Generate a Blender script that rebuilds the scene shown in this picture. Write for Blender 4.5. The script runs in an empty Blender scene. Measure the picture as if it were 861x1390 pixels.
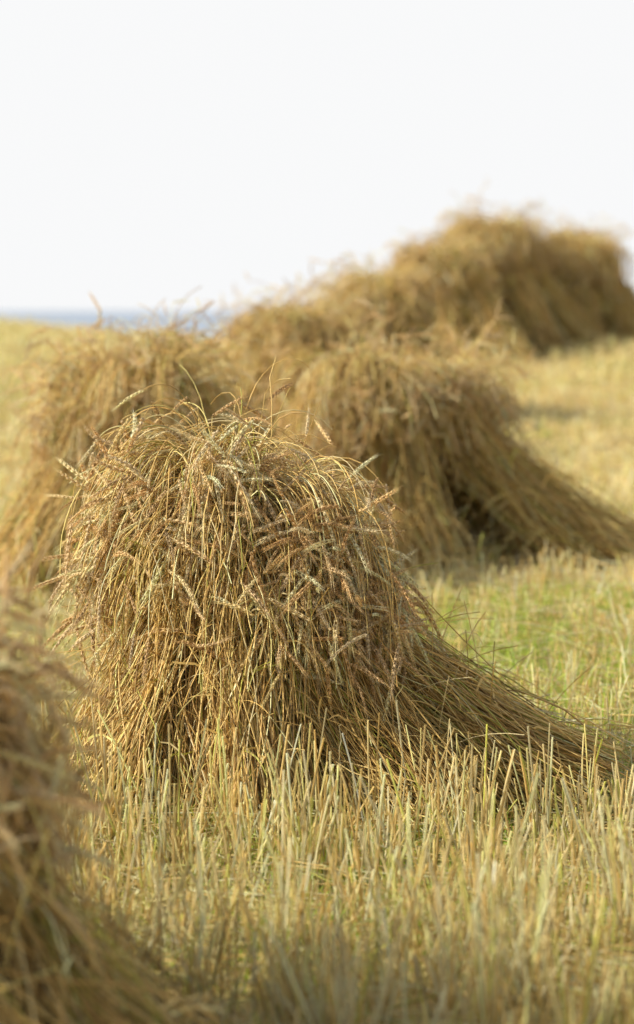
import bpy, math, numpy as np
rng=np.random.default_rng(11)
def nrm(v): return v/np.maximum(np.linalg.norm(v,axis=-1,keepdims=True),1e-9)

# ---------------- terrain ----------------
PY=np.array([-60,0,8,11,14.2,18,21.6,25,28,33,38,45,60,90,150,260,500,900])
PZ=np.array([0,0,0,.08,.15,.32,.56,.86,1.15,1.48,1.56,1.45,.6,-2.5,-10,-24,-42,-60])
def prof(y):
    y=np.asarray(y,float)
    r=0
    for o,w in ((-1.2,.25),(0,.5),(1.2,.25)): r=r+w*np.interp(y+o,PY,PZ)
    return r
def gz(x,y):
    x=np.asarray(x,float); y=np.asarray(y,float)
    u=x/np.maximum(y,6)*33
    f=np.interp(u,[-12,-4.2,-2.2,-1.0,1.5,4.2,12],[1.0,.87,.72,.65,1.0,1.06,1.2])
    p=prof(y)
    z=np.where(p>0,p*f,p)
    return z+0.012*np.sin(x*3.1+y*1.3)+0.012*np.sin(x*1.7-y*2.3+1)
def pnoise(x,y,s):
    return (np.sin(x*s+1.3*np.sin(y*s*.7+.5))+np.sin(y*s*1.1+1.7*np.sin(x*s*.6+2.))+np.sin((x+y)*s*1.9+.3)*.6)/2.6

# ---------------- mesh buffers ----------------
class Buf:
    def __init__(s): s.v=[];s.f=[];s.c=[];s.n=0
    def add(s,v,f,c):
        s.v.append(v.reshape(-1,3)); s.f.append(f.reshape(-1,f.shape[-1])+s.n); s.c.append(c.reshape(-1,3)); s.n+=len(s.v[-1])
    def obj(s,name,mat,smooth=False):
        v=np.concatenate(s.v); c=np.concatenate(s.c)
        loops=np.concatenate([f.ravel() for f in s.f]); sizes=np.concatenate([np.full(len(f),f.shape[1]) for f in s.f])
        starts=np.concatenate([[0],np.cumsum(sizes)[:-1]])
        me=bpy.data.meshes.new(name)
        me.vertices.add(len(v)); me.vertices.foreach_set('co',v.astype(np.float32).ravel())
        me.loops.add(len(loops)); me.loops.foreach_set('vertex_index',loops.astype(np.int32))
        me.polygons.add(len(sizes)); me.polygons.foreach_set('loop_start',starts.astype(np.int32)); 
        at=me.color_attributes.new('Col','FLOAT_COLOR','POINT')
        at.data.foreach_set('color',np.concatenate([c,np.ones((len(c),1))],1).astype(np.float32).ravel())
        me.update(calc_edges=True); me.validate()
        if smooth: me.polygons.foreach_set('use_smooth',np.ones(len(sizes),bool))
        me.materials.append(mat)
        o=bpy.data.objects.new(name,me); bpy.context.scene.collection.objects.link(o); return o

def tubes(buf,P,R,sides,col):
    N,K,_=P.shape
    T=np.empty_like(P); T[:,1:-1]=P[:,2:]-P[:,:-2]; T[:,0]=P[:,1]-P[:,0]; T[:,-1]=P[:,-1]-P[:,-2]; T=nrm(T)
    ref=nrm(rng.normal(size=(N,1,3))); A=nrm(np.cross(T,ref)); B=np.cross(T,A)
    if sides==2:
        V=np.stack([P+A*R[...,None],P-A*R[...,None]],2)
    else:
        an=np.arange(sides)*2*math.pi/sides
        V=P[:,:,None]+R[:,:,None,None]*(A[:,:,None]*np.cos(an)[None,None,:,None]+B[:,:,None]*np.sin(an)[None,None,:,None])
    if col.ndim==2: col=np.repeat(col[:,None],K,1)
    C=np.repeat(col[:,:,None],sides,2)
    idx=np.arange(N*K*sides).reshape(N,K,sides)
    a=idx[:,:-1]; b=idx[:,1:]
    if sides==2: F=np.stack([a[...,0],a[...,1],b[...,1],b[...,0]],-1)
    else: F=np.stack([a,np.roll(a,-1,2),np.roll(b,-1,2),b],-1)
    buf.add(V,F.reshape(-1,4),C)

def ear_template(nsp,awn,L=0.11,w=1.0):
    V=[];F=[];S=[]
    def spk(z,ang,tilt,l,ww):
        o=len(V)
        ax=np.array([math.sin(tilt)*math.cos(ang),math.sin(tilt)*math.sin(ang),math.cos(tilt)])
        e1=np.array([-math.sin(ang),math.cos(ang),0]); e2=np.cross(ax,e1)
        c=np.array([0.0018*math.cos(ang),0.0018*math.sin(ang),z])
        V.append(c)
        for k in range(4):
            a=k*math.pi/2; V.append(c+ax*l*.42+(e1*math.cos(a)*1.15+e2*math.sin(a)*.8)*ww)
        V.append(c+ax*l)
        for k in range(4):
            F.append((o,o+1+(k+1)%4,o+1+k)); F.append((o+1+k,o+1+(k+1)%4,o+5))
        S.extend([.8,1,1,1,1,1.1])
        if awn>0:
            o=len(V); b=c+ax*l*.9; tip=b+(ax*.75+np.array([0,0,.6]))*awn
            V.extend([b+e1*.0006,b-e1*.0006,tip]); F.append((o,o+1,o+2)); S.extend([1.1,1.1,1.2])
    for i in range(nsp):
        f=i/(nsp-1); z=L*f*.92
        s=(.65+.5*math.sin(math.pi*min(1,f*.8+.2)))*w
        for k in (0,1,2):
            spk(z,(i%2)*math.pi+(k-1)*1.15+.1*i,.25+.05*(k==1),.0165*s,.0025*s)
    return np.array(V),np.array(F),np.array(S)
EAR_HI=ear_template(14,.024,.14,1.05); EAR_MID=ear_template(7,.02,.12,w=1.3); EAR_LO=ear_template(4,0,w=2.0)

def ears(buf,P,D,scale,col,tmpl,bend):
    V,F,S=tmpl; N=len(P)
    D=nrm(D); ref=nrm(rng.normal(size=(N,3))); A=nrm(np.cross(D,ref)); B=np.cross(D,A)
    vv=V[None]*scale[:,None,None]
    W=P[:,None]+vv[...,0:1]*A[:,None]+vv[...,1:2]*B[:,None]+vv[...,2:3]*D[:,None]
    sd=rng.normal(0,1.0,(N,1)); W+=A[:,None]*(sd*vv[...,2]**2)[...,None]
    W[...,2]-=bend[:,None]*vv[...,2]**2
    C=col[:,None]*S[None,:,None]*(1+.12*rng.normal(size=(N,len(V),1)))
    FF=F[None]+(np.arange(N)*len(V))[:,None,None]
    buf.add(W,FF.reshape(-1,3),np.clip(C,0.01,.95))

STRAW=np.array([[.90,.66,.25],[.82,.56,.19],[.60,.38,.12],[.29,.17,.05],[.92,.77,.41],[.50,.48,.09]])
def pick(n,pal,p): 
    c=pal[rng.choice(len(pal),n,p=p)]; return np.clip(c*(1+.16*rng.normal(size=(n,1))),.02,.93)
EARC=np.array([[.88,.64,.34],[.80,.54,.25],[.90,.71,.43],[.60,.38,.16]])

# ---------------- stook ----------------
def stook(name,sheaves,q=1.0,tmpl=EAR_HI,headL=(.22,.55),thick=1.0,K=11,cols=(.33,.26,.17,.10,.07,.07),fly_p=.06,nbody=900,mess=.28,flyL=.3,cascades=()):
    buf=Buf(); bodies=[]
    ns=len(sheaves); cen=np.mean([[s[2],s[3]] for s in sheaves],0); g0=float(gz(cen[0],cen[1]))
    S=[]
    for s in sheaves:
        bx,by,tx,ty,tz=s[:5]; r0=s[5] if len(s)>5 else .22; mult=s[6] if len(s)>6 else 1.0; bias=np.array(s[7]) if len(s)>7 else np.zeros(3)
        hs=s[8] if len(s)>8 else (1.,1.)
        g=float(gz(bx,by)); B=np.array([bx,by,g]); T=np.array([tx,ty,g0+tz])
        S.append((B,T,r0,mult,bias,hs)); bodies.append((B,T,r0))
    def rad(t,r0): return np.interp(t,[0,.35,.72,1],[r0,r0*.76,.11,.115])
    def push(p,m):
        for B,T,r0 in bodies:
            ax=T-B; t=np.clip(((p-B)@ax)/(ax@ax),0,1); c=B+t[:,None]*ax; v=p-c; d=np.linalg.norm(v,axis=1); r=rad(t,r0)*m
            k=(d<r)
            p=np.where(k[:,None],c+v/np.maximum(d,1e-4)[:,None]*r[:,None],p)
        return p
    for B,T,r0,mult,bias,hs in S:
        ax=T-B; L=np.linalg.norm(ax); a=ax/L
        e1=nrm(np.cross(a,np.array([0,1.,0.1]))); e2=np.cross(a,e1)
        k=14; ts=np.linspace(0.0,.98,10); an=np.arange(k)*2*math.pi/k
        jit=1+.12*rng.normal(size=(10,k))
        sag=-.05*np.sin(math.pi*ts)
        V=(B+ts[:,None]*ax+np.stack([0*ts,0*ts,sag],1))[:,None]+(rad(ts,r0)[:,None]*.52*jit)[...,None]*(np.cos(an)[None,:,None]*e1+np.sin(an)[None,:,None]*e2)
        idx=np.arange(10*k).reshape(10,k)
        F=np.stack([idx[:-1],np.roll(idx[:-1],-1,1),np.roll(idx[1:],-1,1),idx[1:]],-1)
        buf.add(V,F.reshape(-1,4),np.tile(np.array([.09,.055,.02]),(10*k,1)))  # added core blocks see-through; its dark brown paints in the shade between stalks
        # body stalks, gathered in wisps
        n=int(nbody*q*mult); nw=24; wi=rng.integers(0,nw,n)
        wphi=rng.uniform(0,2*math.pi,nw); wtw=rng.normal(0,.75,nw); wr=rng.uniform(-.25,.38,nw)
        phi=np.where(rng.random(n)<.82,wphi[wi]+rng.normal(0,.12,n),rng.uniform(0,2*math.pi,n)); rho=.70+.26*rng.random(n)+wr[wi]
        KK=10; t=np.linspace(0,1,KK)[None]; t0=rng.uniform(-.06,.3,n)[:,None]*(rng.random(n)<.55)[:,None]; t1=rng.uniform(.72,1.06,n)[:,None]
        loose=(rng.random(n)<mess)[:,None]
        tt=t0+(t1-t0)*t
        tw=wtw[wi]+rng.normal(0,.35,n)+rng.normal(0,1.4,n)*loose[:,0]
        ph=phi[:,None]+tw[:,None]*(tt-.6)
        rr=rad(tt,r0)*(rho[:,None]+rng.normal(0,.24,n)[:,None]*(1-tt))+loose*.07*rng.random((n,1))*np.sin(math.pi*t)
        P=B+tt[...,None]*ax+rr[...,None]*(np.cos(ph)[...,None]*e1+np.sin(ph)[...,None]*e2)
        P[...,2]-=.07*np.sin(math.pi*np.clip(tt,0,1))
        wav=rng.normal(0,1,(n,1,3))*np.sin(t*math.pi*rng.uniform(.8,2.6,(n,1))+rng.uniform(0,6,(n,1)))[...,None]
        P+=wav*np.where(loose,.034,.010)[...,None]
        kk=(rng.random(n)<.18); kp=rng.integers(3,8,n); kd=rng.normal(0,.7,(n,3)); kd[:,2]-=.3
        for j in range(KK):
            mk=kk&(j>kp); P[mk,j]+=kd[mk]*((j-kp[mk])*.026)[:,None]
        P[...,2]=np.maximum(P[...,2],gz(P[...,0],P[...,1])+.004)
        R=np.full((n,KK),.0020*thick)*rng.uniform(.6,1.35,(n,1)); R[:,-1]*=.5
        tubes(buf,P,R,3,pick(n,STRAW,cols))
        # straws sticking out
        n3=int(180*q*mult); i=rng.integers(0,n,n3); k0=rng.integers(1,KK,n3); p=P[i,k0].copy(); out=nrm(p-(B+((p-B)@a)[:,None]*a))
        d=nrm(out*.8+a*rng.normal(.3,.9,(n3,1))+rng.normal(0,.4,(n3,3))); ln=rng.uniform(.06,.34,n3); Q=[p]
        for s in range(5):
            d=nrm(d+np.array([0,0,-.12])); p=p+d*(ln/5)[:,None]; Q.append(p)
        Q=np.stack(Q,1); Q[...,2]=np.maximum(Q[...,2],gz(Q[...,0],Q[...,1])+.01)
        tubes(buf,Q,np.full((n3,6),.0015*thick),3,pick(n3,STRAW,(.4,.24,.06,.03,.2,.07)))
        # leaf ribbons
        n2=int(260*q*mult); i=rng.integers(0,n,n2); k0=rng.integers(1,KK-1,n2)
        p=P[i,k0].copy(); out=nrm(p-(B+((p-B)@a)[:,None]*a)); d=nrm(out*.7+a*.6+rng.normal(0,.6,(n2,3)))
        Q=[p]; 
        for s in range(6):
            d=nrm(d+rng.normal(0,.3,(n2,3))+np.array([0,0,-.35])); p=p+d*rng.uniform(.018,.038,(n2,1)); Q.append(p)
        Q=np.stack(Q,1); Q[...,2]=np.maximum(Q[...,2],gz(Q[...,0],Q[...,1])+.004)
        R=np.array([.003,.0042,.004,.0036,.003,.002,.0006])[None]*thick*rng.uniform(.5,1.15,(n2,1))
        tubes(buf,Q,R,2,pick(n2,STRAW,(.3,.22,.16,.10,.12,.10)))
        # heads, hanging in tufts
        n=int(400*q*mult*hs[0]); nc=13; ci=rng.integers(0,nc,n)
        cphi=rng.uniform(0,2*math.pi,nc); cts=rng.uniform(.78,1.0,nc); clat=rng.normal(0,.45,nc); cL=rng.uniform(.4,1.2,nc); clean=rng.uniform(.3,1.3,nc); cg=rng.uniform(.7,1.5,nc)
        solo=rng.random(n)<.2
        phi=np.where(solo,rng.uniform(0,2*math.pi,n),cphi[ci]+rng.normal(0,.17,n)); ts=np.where(solo,rng.uniform(.76,1.,n),cts[ci]+rng.normal(0,.05,n)); u=np.sqrt(rng.random(n))
        od=np.cos(phi)[:,None]*e1+np.sin(phi)[:,None]*e2; sdv=-np.sin(phi)[:,None]*e1+np.cos(phi)[:,None]*e2
        p=B+ts[:,None]*ax+(rad(ts,r0)*(.35+.65*u))[:,None]*od
        fly=rng.random(n)<fly_p
        lean=(clean[ci]*rng.uniform(.7,1.2,n))*u
        lat=clat[ci]+rng.normal(0,.2,n)
        d=nrm(a*.6+od*lean[:,None]+sdv*lat[:,None]*.8+bias*rng.uniform(.3,1.3,(n,1))+rng.normal(0,.15,(n,3)))
        d[fly]=nrm(d[fly]+np.array([0,0,.8]))
        Lh=rng.uniform(headL[0],headL[1],n)*cL[ci]*rng.uniform(.75,1.15,n)*hs[1]; gcoef=rng.uniform(9,16,n)*cg[ci]; gcoef[fly]=rng.uniform(1.5,5,fly.sum())
        Lh[fly]=rng.uniform(.12,flyL,fly.sum())
        m=rng.uniform(.95,1.55,n); curl=sdv*(rng.normal(0,.3,n)+clat[ci]*.7)[:,None]
        heads(buf,p,d,Lh,gcoef,m,curl,fly,push,K,thick,tmpl)
        # straws sweeping over the crown
        n=int(300*q*mult)
        p=T+rng.normal(0,.08,(n,3))+[0,0,-.03]; d=nrm(rng.normal(0,1,(n,3))*[1,1,.4]+bias*2.2+[0,0,.35]); Q=[p]
        for s in range(9):
            d=nrm(d+rng.normal(0,.1,(n,3))+np.array([0,0,-.26])); p=push(p+d*rng.uniform(.03,.06,(n,1)),1.05+rng.random(n)*.25); Q.append(p)
        Q=np.stack(Q,1); tubes(buf,Q,np.full((n,10),.0018*thick),3,pick(n,STRAW,(.42,.26,.06,.02,.18,.06)))
    # tufts of ears spilling over the shoulders of the stook
    for p0,p1,dr,n,l0,l1 in cascades:
        p0=np.array(p0,float)+[0,0,g0]; p1=np.array(p1,float)+[0,0,g0]; nc=max(4,n//28); ci=rng.integers(0,nc,n)
        cu=rng.random(nc); cl=rng.uniform(.25,1,nc); cd=rng.normal(0,.3,(nc,3))
        p=p0+(p1-p0)*(cu[ci]+rng.normal(0,.06,n))[:,None]+rng.normal(0,.03,(n,3))
        d=nrm(np.array(dr,float)+cd[ci]+rng.normal(0,.12,(n,3)))
        Lh=(l0+(l1-l0)*cl[ci])*rng.uniform(.75,1.1,n)
        heads(buf,p,d,Lh,rng.uniform(8,13,n),rng.uniform(1.2,1.6,n),np.zeros((n,3)),np.zeros(n,bool),push,14,thick,tmpl)
    n=int(420*q); s=rng.integers(0,ns,n); Bs=np.array([x[0] for x in S])[s]
    p=Bs+np.concatenate([rng.normal(0,.2,(n,2)),np.zeros((n,1))],1); th=rng.uniform(0,math.pi,n); d=np.stack([np.cos(th),np.sin(th),.0*th],1)
    Q=p[:,None]+d[:,None]*(np.linspace(-.5,.5,5)[None,:,None])*rng.uniform(.1,.4,(n,1,1))
    Q[...,2]=gz(Q[...,0],Q[...,1])+rng.uniform(.01,.12,(n,1))+rng.normal(0,.01,(n,5))
    tubes(buf,Q,np.full((n,5),.0018*thick),3,pick(n,STRAW,cols))
    return buf.obj(name,straw_mat)
def heads(buf,p,d,Lh,gcoef,m,curl,fly,push,K,thick,tmpl):
    n=len(p); Q=[p]; ds=Lh/K
    for s in range(K):
        d=nrm(d+(gcoef*ds*(.35+s/K))[:,None]*np.array([0,0,-1.])+curl*(ds*1.6)[:,None]+rng.normal(0,.04,(n,3)))
        p2=push(p+d*ds[:,None],m); 
        d=nrm(.6*d+.4*nrm(p2-p)); p=p2; Q.append(p)
    Q=np.stack(Q,1)
    R=np.full((n,K+1),.0016*thick)*rng.uniform(.7,1.2,(n,1)); R[:,-1]*=.6
    tubes(buf,Q,R,3,pick(n,STRAW,(.38,.25,.12,.05,.15,.05)))
    de=nrm(Q[:,-1]-Q[:,-2]+rng.normal(0,.14,(n,3)))+np.array([0,0,-.3])*(~fly)[:,None]
    ears(buf,Q[:,-1],de,rng.uniform(.65,1.2,n),pick(n,EARC,(.4,.27,.22,.11)),tmpl,rng.uniform(0,3,n)*(1-.6*fly))

# ---------------- materials ----------------
def attr_mat(name,trans,rough=.55,spec=.3,noise_scale=60):
    m=bpy.data.materials.new(name); m.use_nodes=True; nt=m.node_tree; nt.nodes.clear()
    N=nt.nodes.new; Lk=nt.links.new
    at=N('ShaderNodeAttribute'); at.attribute_name='Col'
    tc=N('ShaderNodeTexCoord'); no=N('ShaderNodeTexNoise'); no.inputs['Scale'].default_value=noise_scale; no.inputs['Detail'].default_value=4
    Lk(tc.outputs['Object'],no.inputs['Vector'])
    mr=N('ShaderNodeMapRange'); mr.inputs['From Min'].default_value=.3; mr.inputs['From Max'].default_value=.7; mr.inputs['To Min'].default_value=.8; mr.inputs['To Max'].default_value=1.1
    Lk(no.outputs['Fac'],mr.inputs['Value'])
    mx=N('ShaderNodeVectorMath'); mx.operation='SCALE'; Lk(at.outputs['Color'],mx.inputs[0]); Lk(mr.outputs['Result'],mx.inputs['Scale'])
    bs=N('ShaderNodeBsdfPrincipled'); bs.inputs['Roughness'].default_value=rough; bs.inputs['Specular IOR Level'].default_value=spec
    Lk(mx.outputs[0],bs.inputs['Base Color'])
    tr=N('ShaderNodeBsdfTranslucent'); Lk(mx.outputs[0],tr.inputs['Color'])
    mi=N('ShaderNodeMixShader'); mi.inputs[0].default_value=trans; Lk(bs.outputs[0],mi.inputs[1]); Lk(tr.outputs[0],mi.inputs[2])
    ou=N('ShaderNodeOutputMaterial'); Lk(mi.outputs[0],ou.inputs[0]); return m
straw_mat=attr_mat('straw',.15,.45,.32); grass_mat=attr_mat('grass_blades',.38,.42,.45,8)

# ---------------- stooks ----------------
main=[
 (.80,7.72,-.16,7.92,.74,.20,1.3,(.4,-.3,0),(.6,.6)),
 (.60,8.3,-.17,8.15,.77,.21,.8,(.3,0,0),(.5,.5)),
 (.36,7.56,-.18,7.88,.78,.17,.9,(.4,-.4,0),(.5,.5)),
 (-.20,7.50,-.27,7.90,1.02,.16,1.3,(-.1,-.3,.1),(.25,.3)),
 (-.58,7.66,-.36,7.96,.94,.20,1.4,(-.5,-.25,0),(.4,.9)),
 (-.62,8.25,-.36,8.12,.94,.21,.9,(-.4,0,0),(.6,.8)),
 (-.05,8.6,-.25,8.06,1.01,.20,.6,(0,.1,.1),(.5,.3))]
stook('grain_stook',main,1.0,EAR_HI,(.2,.55),nbody=1200,fly_p=.12,mess=.36,cascades=[
 ((-.20,7.80,1.02),(.0,7.86,.83),(.40,-.55,.25),440,.12,.62),
 ((-.06,7.9,.87),(.08,7.9,.75),(.6,-.35,.25),160,.12,.42),
 ((-.32,7.88,1.08),(-.46,8.05,1.03),(-.75,-.25,.35),250,.22,.75),
 ((-.30,7.84,1.15),(-.22,7.84,1.13),(-.25,-.8,.35),60,.10,.30)])
right=[
 (.47,14.0,.16,14.1,1.0,.22,1.2,(-.3,-.3,0),(.7,.8)),
 (.62,13.72,.36,13.95,1.02,.18,1.1,(0,-.4,0),(.7,.8)),
 (1.72,14.0,.64,14.2,.96,.20,1.3,(.2,-.2,0),(.6,.5)),
 (1.35,14.6,.72,14.4,1.0,.22,.9,(.7,.1,.4),(1.3,.7)),
 (.85,14.85,.45,14.5,1.0,.25,.9,(0,.1,0),(.5,.5)),
 (.15,14.6,.24,14.45,1.02,.22,.9,(-.3,0,0))]
stook('grain_stook',right,.75,EAR_MID,(.25,.6),1.35,fly_p=.18,flyL=.46,mess=.38,cascades=[
 ((.05,14.0,1.12),(.45,13.9,1.12),(-.1,-.8,.25),260,.2,.60),
 ((.0,14.1,1.12),(.1,14.3,1.12),(-.8,-.3,.3),110,.2,.6),
 ((.5,14.0,1.1),(.75,14.2,1.08),(.5,-.6,.3),120,.12,.36)])
def generic(cx,cy,a,wx,wy,h,spread=.75,ln=(.6,1.)):
    out=[]
    for i,(u,v) in enumerate([(-1,-.8),(0,-1),(1,-.75),(1,.8),(0,1),(-1,.8)]):
        u+=rng.normal(0,.15); v+=rng.normal(0,.12)
        bx,by=u*(wx+spread*.4),v*(wy+spread*.3); tx,ty=u*wx*.36,v*wy*.35
        c,s=math.cos(a),math.sin(a); bi=np.array([u*c-v*s,u*s+v*c,0])*.3
        out.append((cx+bx*c-by*s,cy+bx*s+by*c,cx+tx*c-ty*s,cy+tx*s+ty*c,h+rng.normal(0,.06),.22,1.0,tuple(bi),(1,rng.uniform(*ln))))
    return out
stook('grain_stook',generic(-.94,13.0,.2,.42,.35,1.10,.25),.75,EAR_MID,(.3,.65),1.35,fly_p=.2,flyL=.46,mess=.38,cascades=[
 ((-1.15,12.85,1.15),(-.75,12.8,1.2),(-.4,-.8,.25),240,.2,.6)])
fore=[(-1.35,4.6,-1.12,4.85,.80,.22,1,(-.2,-.2,0)),(-.95,4.5,-1.02,4.82,.80,.22,1,(.1,-.3,0)),(-.42,4.62,-.92,4.88,.74,.20,1.2,(.25,-.2,0)),
 (-.50,5.15,-.92,5.02,.76,.20,1,(.3,.1,0)),(-1.0,5.4,-1.0,5.08,.82,.22,.7,(0,.2,0)),(-1.45,5.1,-1.12,5.02,.82,.22,.7,(-.2,0,0))]
stook('grain_stook',fore,.85,EAR_HI,(.2,.5),fly_p=.26,mess=.65,cascades=[((-1.0,4.8,.93),(-.86,4.95,.88),(.7,-.3,.3),160,.15,.5)])
stook('grain_stook',generic(-.2,19.5,.3,.36,.38,1.12),.5,EAR_LO,(.2,.5),2.0,fly_p=.2,flyL=.5)
stook('grain_stook',generic(.50,22.0,-.3,.38,.38,1.20),.5,EAR_LO,(.2,.5),2.0,fly_p=.2,flyL=.5)
stook('grain_stook',generic(1.32,27.0,.1,.36,.35,1.08),.5,EAR_LO,(.25,.6),2.3,fly_p=.2,flyL=.5)
stook('grain_stook',generic(2.0,28.0,.6,.5,.45,1.28),.65,EAR_LO,(.3,.65),2.3,fly_p=.2,flyL=.5)
stook('grain_stook',generic(2.98,28.6,.2,.4,.36,1.05),.5,EAR_LO,(.25,.6),2.3,fly_p=.2,flyL=.5)

# ---------------- stubble & grass ----------------
STUB=np.array([[.93,.78,.40],[.90,.69,.28],[.94,.86,.55],[.72,.52,.19],[.66,.66,.17]])
GRN=np.array([[.29,.49,.035],[.43,.62,.06],[.58,.68,.13],[.19,.34,.03]])
def scatter(n,y0,y1,marg,pw=1.0):
    y=y0+(y1-y0)*rng.random(n)**pw; x=rng.uniform(-1,1,n)*(.135*y+marg); return x,y
def greenf(x,y):
    g=pnoise(x,y,1.5)+.6*pnoise(x+5,y-3,4.)
    return g+1.9*np.exp(-((x-.7)/.55)**2-((y-10.6)/1.1)**2)-.3*(y>12)+.6*np.exp(-((x-.1)/.5)**2-((y-6.2)/.8)**2)
def stubble(buf,nc,y0,y1,marg,hmin,hmax,r,sides,K=4,pw=1.):
    x,y=scatter(nc,y0,y1,marg,pw)
    k=~((greenf(x,y)>1.4)&(rng.random(nc)<.5))&~((pnoise(x-2,y+4,5.)>.25)&(rng.random(nc)<.6)); x=x[k];y=y[k];nc=len(x)
    rw=.16; u=x*math.cos(.22)+y*math.sin(.22); u=np.round(u/rw)*rw+rng.normal(0,.03,nc); v=-x*math.sin(.22)+y*math.cos(.22)
    x=u*math.cos(.22)-v*math.sin(.22); y=u*math.sin(.22)+v*math.cos(.22)
    m=rng.integers(2,8,nc); i=np.repeat(np.arange(nc),m); n=len(i)
    px=x[i]+rng.normal(0,.014,n); py=y[i]+rng.normal(0,.014,n)
    h=(rng.uniform(hmin,hmax,nc)[i])*rng.uniform(.6,1.15,n)
    d=np.stack([rng.normal(0,.17,n),rng.normal(0,.17,n),np.ones(n)],1)
    t=np.linspace(0,1,K)[None,:,None]; P=np.stack([px,py,gz(px,py)-.01],1)[:,None]+d[:,None]*t*h[:,None,None]
    P[...,:2]+=rng.normal(0,.02,(n,1,2))*t**2
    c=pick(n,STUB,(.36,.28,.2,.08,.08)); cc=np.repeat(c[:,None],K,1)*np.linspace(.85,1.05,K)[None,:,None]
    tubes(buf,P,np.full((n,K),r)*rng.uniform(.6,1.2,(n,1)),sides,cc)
def blades(buf,n,y0,y1,marg,h0,h1,r,K=4,pw=1.,greenbias=.1):
    x,y=scatter(n,y0,y1,marg,pw); g=greenf(x,y)
    h=rng.uniform(h0,h1,n); th=rng.uniform(0,2*math.pi,n); be=rng.uniform(.1,.9,n)
    t=np.linspace(0,1,K)[None]
    P=np.stack([x[:,None]+np.cos(th)[:,None]*(be*h)[:,None]*t**2, y[:,None]+np.sin(th)[:,None]*(be*h)[:,None]*t**2, gz(x,y)[:,None]-.01+h[:,None]*(t-.25*be[:,None]*t**2)],-1)
    isg=(g+rng.normal(0,.35,n))>(.5-greenbias)
    c=np.where(isg[:,None],pick(n,GRN,(.3,.35,.25,.1)),pick(n,STUB,(.3,.3,.2,.1,.1)))
    R=np.full((n,K),r)*np.linspace(1,.15,K)[None]*rng.uniform(.6,1.3,(n,1))
    tubes(buf,P,R,2,c)
def litter(buf,n,y0,y1,marg,r,pw=1.):
    x,y=scatter(n,y0,y1,marg,pw); th=rng.uniform(0,math.pi,n); L=rng.uniform(.08,.4,n)
    t=np.linspace(-.5,.5,5)[None]
    X=x[:,None]+np.cos(th)[:,None]*L[:,None]*t; Y=y[:,None]+np.sin(th)[:,None]*L[:,None]*t
    Z=gz(X,Y)+rng.uniform(.005,.10,n)[:,None]+rng.normal(0,.25,n)[:,None]*L[:,None]*t*.5+.01
    tubes(buf,np.stack([X,Y,np.maximum(Z,gz(X,Y)+.003)],-1),np.full((n,5),r),3,pick(n,STUB,(.34,.26,.22,.13,.05)))
b=Buf()
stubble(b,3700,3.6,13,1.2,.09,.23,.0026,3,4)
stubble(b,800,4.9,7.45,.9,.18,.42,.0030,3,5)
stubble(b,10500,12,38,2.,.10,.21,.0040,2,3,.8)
b.obj('stubble',grass_mat)
b=Buf()
blades(b,32000,3.6,13,1.2,.04,.15,.0028,greenbias=.3)
blades(b,6000,8.8,12.5,1.2,.08,.2,.004,greenbias=.35)
blades(b,46000,12,38,2.,.05,.14,.006,3,.8,0)
litter(b,9000,3.6,13,1.2,.0020)
litter(b,6000,12,36,2.,.0032,.8)
b.obj('grass',grass_mat)
b=Buf()
n=26000; x=rng.uniform(-14,14,n); y=rng.uniform(2,44,n); keep=np.abs(x)>.135*y+1.2; x=x[keep];y=y[keep];n=len(x)
P=np.stack([x,y,gz(x,y)-.01],1)[:,None]+np.stack([rng.normal(0,.2,n),rng.normal(0,.2,n),np.ones(n)],1)[:,None]*np.linspace(0,1,3)[None,:,None]*rng.uniform(.08,.22,(n,1,1))
tubes(b,P,np.full((n,3),.005),2,pick(n,STUB,(.3,.25,.2,.1,.15))); b.obj('field_margin_stubble',grass_mat)

# ---------------- ground ----------------
xs=np.unique(np.concatenate([np.linspace(-12,12,97),np.sign(np.linspace(-1,1,41))*(12+288*np.abs(np.linspace(-1,1,41))**2)]))
ys=np.unique(np.concatenate([np.linspace(-60,2,15),np.linspace(2,50,160),np.linspace(50,900,60)]))
X,Y=np.meshgrid(xs,ys); Z=gz(X,Y); V=np.stack([X,Y,Z],-1); idx=np.arange(X.size).reshape(X.shape)
F=np.stack([idx[:-1,:-1],idx[:-1,1:],idx[1:,1:],idx[1:,:-1]],-1).reshape(-1,4)
gm=bpy.data.materials.new('field_soil'); gm.use_nodes=True; nt=gm.node_tree; N=nt.nodes.new; Lk=nt.links.new; bs=nt.nodes['Principled BSDF']; bs.inputs['Roughness'].default_value=.95; bs.inputs['Specular IOR Level'].default_value=.1
tc=N('ShaderNodeTexCoord')
def noise(s,d=6):
    q=N('ShaderNodeTexNoise'); q.inputs['Scale'].default_value=s; q.inputs['Detail'].default_value=d; Lk(tc.outputs['Object'],q.inputs['Vector']); return q
n1=noise(45); r1=N('ShaderNodeValToRGB'); e=r1.color_ramp.elements; e[0].position=.36; e[0].color=(.21,.155,.065,1); e[1].position=.63; e[1].color=(.74,.56,.25,1); Lk(n1.outputs['Fac'],r1.inputs[0])
n2=noise(1.1); r2=N('ShaderNodeValToRGB'); e=r2.color_ramp.elements; e[0].position=.48; e[0].color=(0,0,0,1); e[1].position=.68; e[1].color=(.5,.5,.5,1); Lk(n2.outputs['Fac'],r2.inputs[0])
mx=N('ShaderNodeMix'); mx.data_type='RGBA'; Lk(r2.outputs[0],mx.inputs[0]); Lk(r1.outputs[0],mx.inputs[6]); mx.inputs[7].default_value=(.28,.37,.06,1); Lk(mx.outputs[2],bs.inputs['Base Color'])
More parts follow.
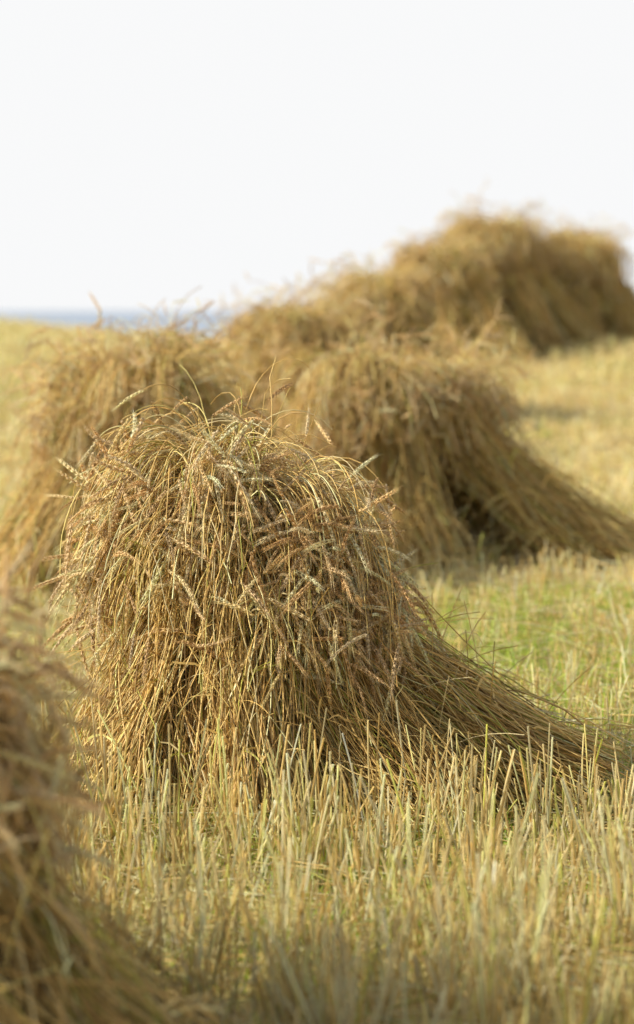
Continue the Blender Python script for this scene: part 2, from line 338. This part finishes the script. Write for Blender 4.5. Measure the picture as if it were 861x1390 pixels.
bp=N('ShaderNodeBump'); bp.inputs['Strength'].default_value=.6; bp.inputs['Distance'].default_value=.03; Lk(n1.outputs['Fac'],bp.inputs['Height']); Lk(bp.outputs[0],bs.inputs['Normal'])
b=Buf(); b.add(V,F,np.ones((X.size,3))); b.obj('ground',gm,True)

# ---------------- sea ----------------
sm=bpy.data.materials.new('sea_water'); sm.use_nodes=True; nt=sm.node_tree; N=nt.nodes.new; Lk=nt.links.new; bs=nt.nodes['Principled BSDF']
bs.inputs['Roughness'].default_value=.6; bs.inputs['Specular IOR Level'].default_value=.12
tc=N('ShaderNodeTexCoord'); mp=N('ShaderNodeMapping'); mp.inputs['Scale'].default_value=(.0006,.002,.002); Lk(tc.outputs['Object'],mp.inputs[0])
q=N('ShaderNodeTexNoise'); q.inputs['Scale'].default_value=3; Lk(mp.outputs[0],q.inputs['Vector']); r=N('ShaderNodeValToRGB'); e=r.color_ramp.elements
e[0].position=.35;e[0].color=(.31,.37,.46,1);e[1].position=.7;e[1].color=(.37,.44,.53,1); Lk(q.outputs[0],r.inputs[0]); Lk(r.outputs[0],bs.inputs['Base Color'])  # pale blue-grey: distance haze is put into the base colour
b=Buf(); v=np.array([[-60000,150,-40],[60000,150,-40],[60000,60000,-40],[-60000,60000,-40]],float); b.add(v,np.array([[0,1,2,3]]),np.ones((4,3))); b.obj('sea',sm)

# ---------------- light ----------------
el=math.radians(35); sd=nrm(np.array([-.97,-.10])); 
sv=np.array([sd[0]*math.cos(el),sd[1]*math.cos(el),math.sin(el)])
import mathutils
l=bpy.data.lights.new('sun','SUN'); l.energy=5.0; l.angle=math.radians(.5); l.color=(1,.935,.78)
lo=bpy.data.objects.new('sun',l); lo.rotation_euler=mathutils.Vector(sv).to_track_quat('Z','Y').to_euler(); bpy.context.scene.collection.objects.link(lo)
w=bpy.data.worlds.new('World'); bpy.context.scene.world=w; w.use_nodes=True; nt=w.node_tree; nt.nodes.clear(); N=nt.nodes.new; Lk=nt.links.new
sk=N('ShaderNodeTexSky'); sk.sky_type='NISHITA'; sk.sun_disc=False; sk.sun_elevation=el; sk.sun_rotation=math.atan2(sd[0],sd[1]); sk.dust_density=4
b1=N('ShaderNodeBackground'); b1.inputs[1].default_value=.14; Lk(sk.outputs[0],b1.inputs[0])
b2=N('ShaderNodeBackground'); b2.inputs[0].default_value=(.945,.95,.955,1); b2.inputs[1].default_value=1.0
tc=N('ShaderNodeTexCoord'); sx=N('ShaderNodeSeparateXYZ'); Lk(tc.outputs['Generated'],sx.inputs[0])
mr=N('ShaderNodeMapRange'); mr.inputs['From Min'].default_value=.14; mr.inputs['From Max'].default_value=.5; mr.inputs['To Min'].default_value=1; mr.inputs['To Max'].default_value=.15; Lk(sx.outputs[2],mr.inputs['Value'])
ms=N('ShaderNodeMixShader'); Lk(mr.outputs[0],ms.inputs[0]); Lk(b1.outputs[0],ms.inputs[1]); Lk(b2.outputs[0],ms.inputs[2])
ou=N('ShaderNodeOutputWorld'); Lk(ms.outputs[0],ou.inputs[0])

# ---------------- camera ----------------
c=bpy.data.cameras.new('camera'); c.sensor_fit='VERTICAL'; c.sensor_height=36; c.lens=86.8; c.clip_end=100000; c.clip_start=.05
c.dof.use_dof=True; c.dof.focus_distance=7.7; c.dof.aperture_fstop=1.9
co=bpy.data.objects.new('camera',c); co.location=(0,0,1.6); co.rotation_euler=(math.radians(90-4.69),0,0); bpy.context.scene.collection.objects.link(co)
sc=bpy.context.scene; sc.camera=co; sc.view_settings.view_transform='Standard'; sc.view_settings.look='None'; sc.view_settings.exposure=0
